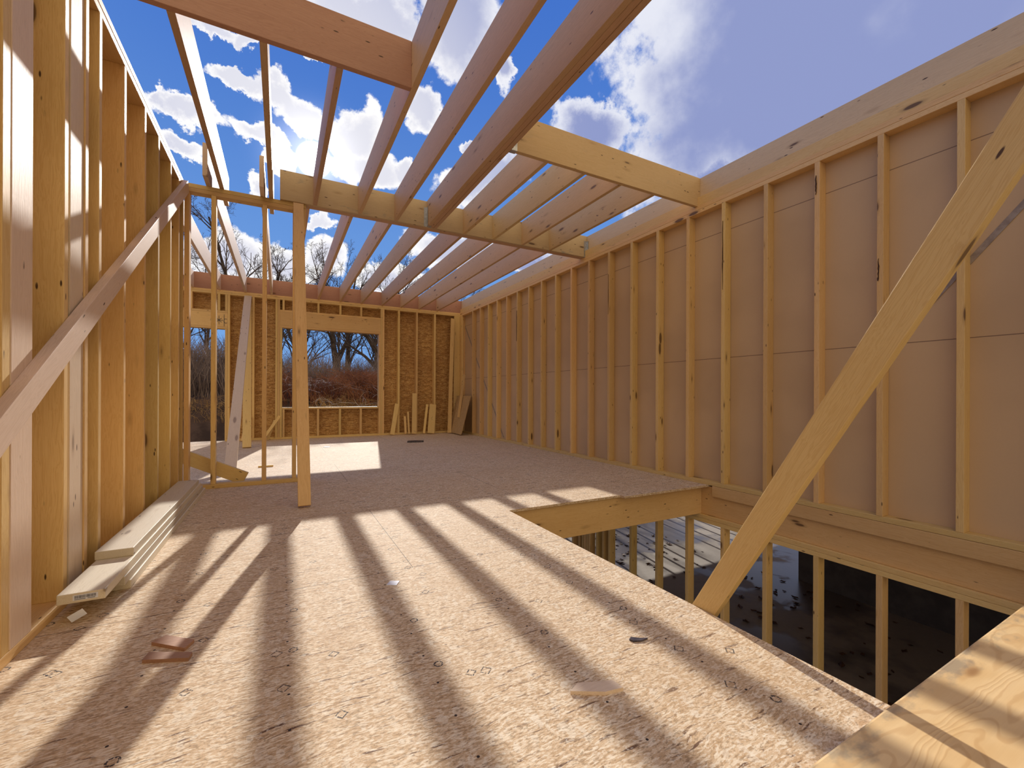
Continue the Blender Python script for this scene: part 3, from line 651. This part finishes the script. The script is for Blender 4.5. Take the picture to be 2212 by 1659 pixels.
# ------------------------------------------------------------------ fallen leaves on the slab
vs = []; fs = []
for k in range(420):
    x = rnd.uniform(3.9, 9.0); y = rnd.uniform(.4, 9.5); a = rnd.uniform(0, 2*pi); s = rnd.uniform(.03, .08); z = -2.797
    b = len(vs)
    for (u, v, h) in ((-1, 0, .1), (-.3, .5, .3), (.5, .4, .05), (1, 0, .35), (.4, -.5, .1), (-.4, -.45, .25)):
        vs.append((x+s*(u*cos(a)-v*sin(a)), y+s*(u*sin(a)+v*cos(a)), z+h*s))
    fs.append((b, b+1, b+2, b+3)); fs.append((b, b+3, b+4, b+5))
tag(mesh_obj('fallen_leaves', vs, fs, M_LEAF), 'dead leaves scattered over the wet concrete slab below', 'leaves', kind='stuff')

# ------------------------------------------------------------------ outdoors
def gz(x, y):
    """ground height beyond the house"""
    t = min(max((y-12.2)/3.2, 0), 1); t = t*t*(3-2*t)
    h = -2.9+ t*3.75 + max(0, y-15.4)*.045 + .25*mnoise.noise(Vector((x*.35, y*.35, 0)))*t + .12*mnoise.noise(Vector((x*1.7, y*1.7, 3)))*t
    if x > 5: h -= min((x-5)/4, 1)*.9*t
    return h
vs = []; fs = []; nx, ny = 70, 60; x0, x1, y0, y1 = -28, 34, 11.9, 62
for j in range(ny+1):
    for i in range(nx+1):
        x = x0+(x1-x0)*i/nx; y = y0+(y1-y0)*(j/ny)**1.7; vs.append((x, y, gz(x, y)))
for j in range(ny):
    for i in range(nx): a = j*(nx+1)+i; fs.append((a, a+1, a+nx+2, a+nx+1))
tag(mesh_obj('earth_bank', vs, fs, M_EARTH, smooth=True), kind='structure')
tag(slab('ground', [(-40, 50, -30, 70, -3.2, -3.0)], M_GROUND), kind='structure')

def tree(seed, x, y, h, lean_=(0, 0), r0=.16, label='', spread=1.0, first=.32, twigs=3):
    rg = random.Random(seed); vs = []; fs = []
    def branch(p, d, L_, r, lev):
        n = 5 if lev < 2 else 3; pts = [p]; rad = [r]; q = p.copy(); dd = d.copy()
        for i in range(n):
            dd = (dd+Vector((rg.gauss(0, .10+.05*lev), rg.gauss(0, .10+.05*lev), rg.gauss(.03, .07)))).normalized()
            q = q+dd*L_/n; pts.append(q.copy()); rad.append(max(r*(1-.75*(i+1)/n), .004))
        tube(vs, fs, pts, rad, 6 if lev == 0 else (4 if lev == 1 else 3))
        if lev >= twigs+1: return
        kids = (11, 7, 6, 5, 3)[lev]
        for k in range(kids):
            f = (first if lev == 0 else .2)+(1-(first if lev == 0 else .2))*(k+rg.random()*.8)/kids; f = min(f, .98)
            i = min(int(f*n), n-1); w = f*n-i; pp = pts[i].lerp(pts[i+1], w); ax = (pts[i+1]-pts[i]).normalized()
            s = ax.orthogonal().normalized(); s.rotate(Matrix.Rotation(rg.uniform(0, 2*pi), 3, ax)); ang = rg.uniform(.5, 1.0)*spread
            nd_ = (ax*cos(ang)+s*sin(ang)+Vector((0, 0, .18))).normalized()
            branch(pp, nd_, L_*rg.uniform(.34, .54)*(1.15-f*.5), max(rad[i]*.55, .005), lev+1)
    branch(Vector((0, 0, -.2)), Vector((lean_[0], lean_[1], 1)).normalized(), h*.66, r0, 0)
    o = mesh_obj('bare_tree', vs, fs, M_BARK); o.location = (x, y, gz(x, y)); tag(o, label, 'tree', 'bare trees beyond the window wall'); return o
TREES = [
 (11, 2.45, 22.0, 8.6, (.02, 0), .17, 'bare tree with an upright trunk in the middle of the window view'),
 (12, 1.05, 24.0, 8.0, (-.04, 0), .10, 'slim bare tree left of centre in the window view'),
 (13, 5.0, 20.0, 8.2, (-.42, .1), .22, 'thick leaning bare tree at the right of the window view'),
 (14, -.6, 21.0, 8.0, (.08, 0), .13, 'bare tree behind the left edge of the window'),
 (15, -2.1, 23.0, 11.6, (.0, 0), .13, 'tallest bare tree, rising over the rim between door and window'),
 (16, -4.2, 25.0, 8.6, (.05, 0), .13, 'bare tree seen through the far doorway'),
 (17, -6.2, 26.0, 10.4, (.0, 0), .14, 'bare tree left of the far doorway, above the rim board'),
 (18, .9, 28.0, 9.4, (.0, 0), .14, 'bare tree behind the leaning post, farther back'),
 (19, 3.4, 27.0, 9.8, (.1, 0), .15, 'bare tree right of the leaning post with a twiggy crown'),
 (20, 5.6, 26.0, 10.2, (.0, 0), .15, 'bare tree above the right half of the window header'),
 (21, 8.4, 27.0, 9.6, (-.1, 0), .16, 'bare tree above the wall right of the window'),
 (22, 11.5, 27.0, 10.4, (-.1, 0), .17, 'bare tree showing between the far joists near the corner'),
 (23, 14.5, 25.0, 9.6, (.0, 0), .17, 'bare tree beyond the far right corner'),
 (24, 18.0, 24.0, 10.0, (.0, 0), .18, 'bare tree farthest to the right behind the right wall'),
 (25, -3.4, 30.0, 9.6, (.0, 0), .13, 'distant bare tree over the doorway header'),
 (26, -9.5, 27.0, 9.6, (.0, 0), .14, 'bare tree at the far left of the woods'),
 (27, 1.7, 33.0, 9.0, (.0, 0), .11, 'slender distant bare tree between the two middle window trees'),
 (28, 3.9, 35.0, 9.4, (.0, 0), .12, 'distant bare tree behind the leaning window tree'),
 (29, .2, 36.0, 9.0, (.0, 0), .11, 'distant bare tree behind the left part of the window'),
 (30, 6.6, 34.0, 10.2, (.0, 0), .12, 'distant bare tree right of the leaning window tree'),
]
for a in TREES: tree(a[0], a[1], a[2], a[3], a[4], a[5], a[6], first=.14 if a[0] in (11, 12, 13, 19, 27, 28, 29, 30) else .32)

def brush(name, n, xr, yr, hr, mat, seed, label, cat, droop=.5, r=.006, dens=None):
    rg = random.Random(seed); vs = []; fs = []
    for k in range(n):
        x = rg.uniform(*xr); y = rg.uniform(*yr)
        if dens and mnoise.noise(Vector((x*.6, y*.6, seed))) < dens: continue
        h = rg.uniform(*hr)*(1+.5*mnoise.noise(Vector((x*.5, y*.5, seed+9)))); a = rg.uniform(0, 2*pi); l = rg.uniform(.1, 1)*droop*h
        z = gz(x, y); p = []
        for i in range(5):
            t = i/4; p.append((x+cos(a)*l*t*t+rg.gauss(0, .03*h), y+sin(a)*l*t*t*.6, z-.05+h*(t-.32*droop*t**3)+rg.gauss(0, .01)))
        tube(vs, fs, p, [r*(1-.7*i/4) for i in range(5)], 3)
        if rg.random() < .6:
            i = rg.choice((1, 2, 3)); q = Vector(p[i]); tube(vs, fs, [q, q+Vector((rg.gauss(0, .2), rg.gauss(0, .1), rg.uniform(.05, .35)))*h*.6], [r*.6, r*.3], 3)
    o = mesh_obj(name, vs, fs, mat); tag(o, label, cat, kind='stuff'); return o
brush('brush_thicket', 7500, (-9, -.4), (15.0, 24), (1.1, 2.2), M_TWIGG, 3, 'grey-brown leafless thicket behind the doorway and window left', 'brush', .35, .010)
brush('brush_thicket', 9000, (-.3, 16), (16.4, 25), (.8, 1.75), M_TWIGG, 4, 'grey-brown leafless thicket behind the window right half', 'brush', .4, .010)
brush('bramble', 4500, (-.3, 6.5), (14.7, 16.3), (.6, 1.3), M_TWIGR, 5, 'reddish brambles on the bank behind the window', 'brush', 1.0, .008, -.1)
brush('dry_grass', 7000, (-.3, 6.5), (13.1, 14.6), (.35, .9), M_GRASS, 6, 'tufts of dry golden grass on the bank below the window', 'grass', 1.3, .006, .02)
brush('dry_grass', 900, (-7, -1.0), (14.5, 15.0), (.15, .45), M_GRASS, 8, 'pale dry stalks along the rim of the dark bank behind the doorway', 'grass', 1.5, .004, .0)
brush('pale_twigs', 260, (-.5, 6.5), (13.6, 16.5), (.5, 1.0), M_PAPER, 9, 'scattered pale twigs among the brambles', 'twigs', 2.2, .006)
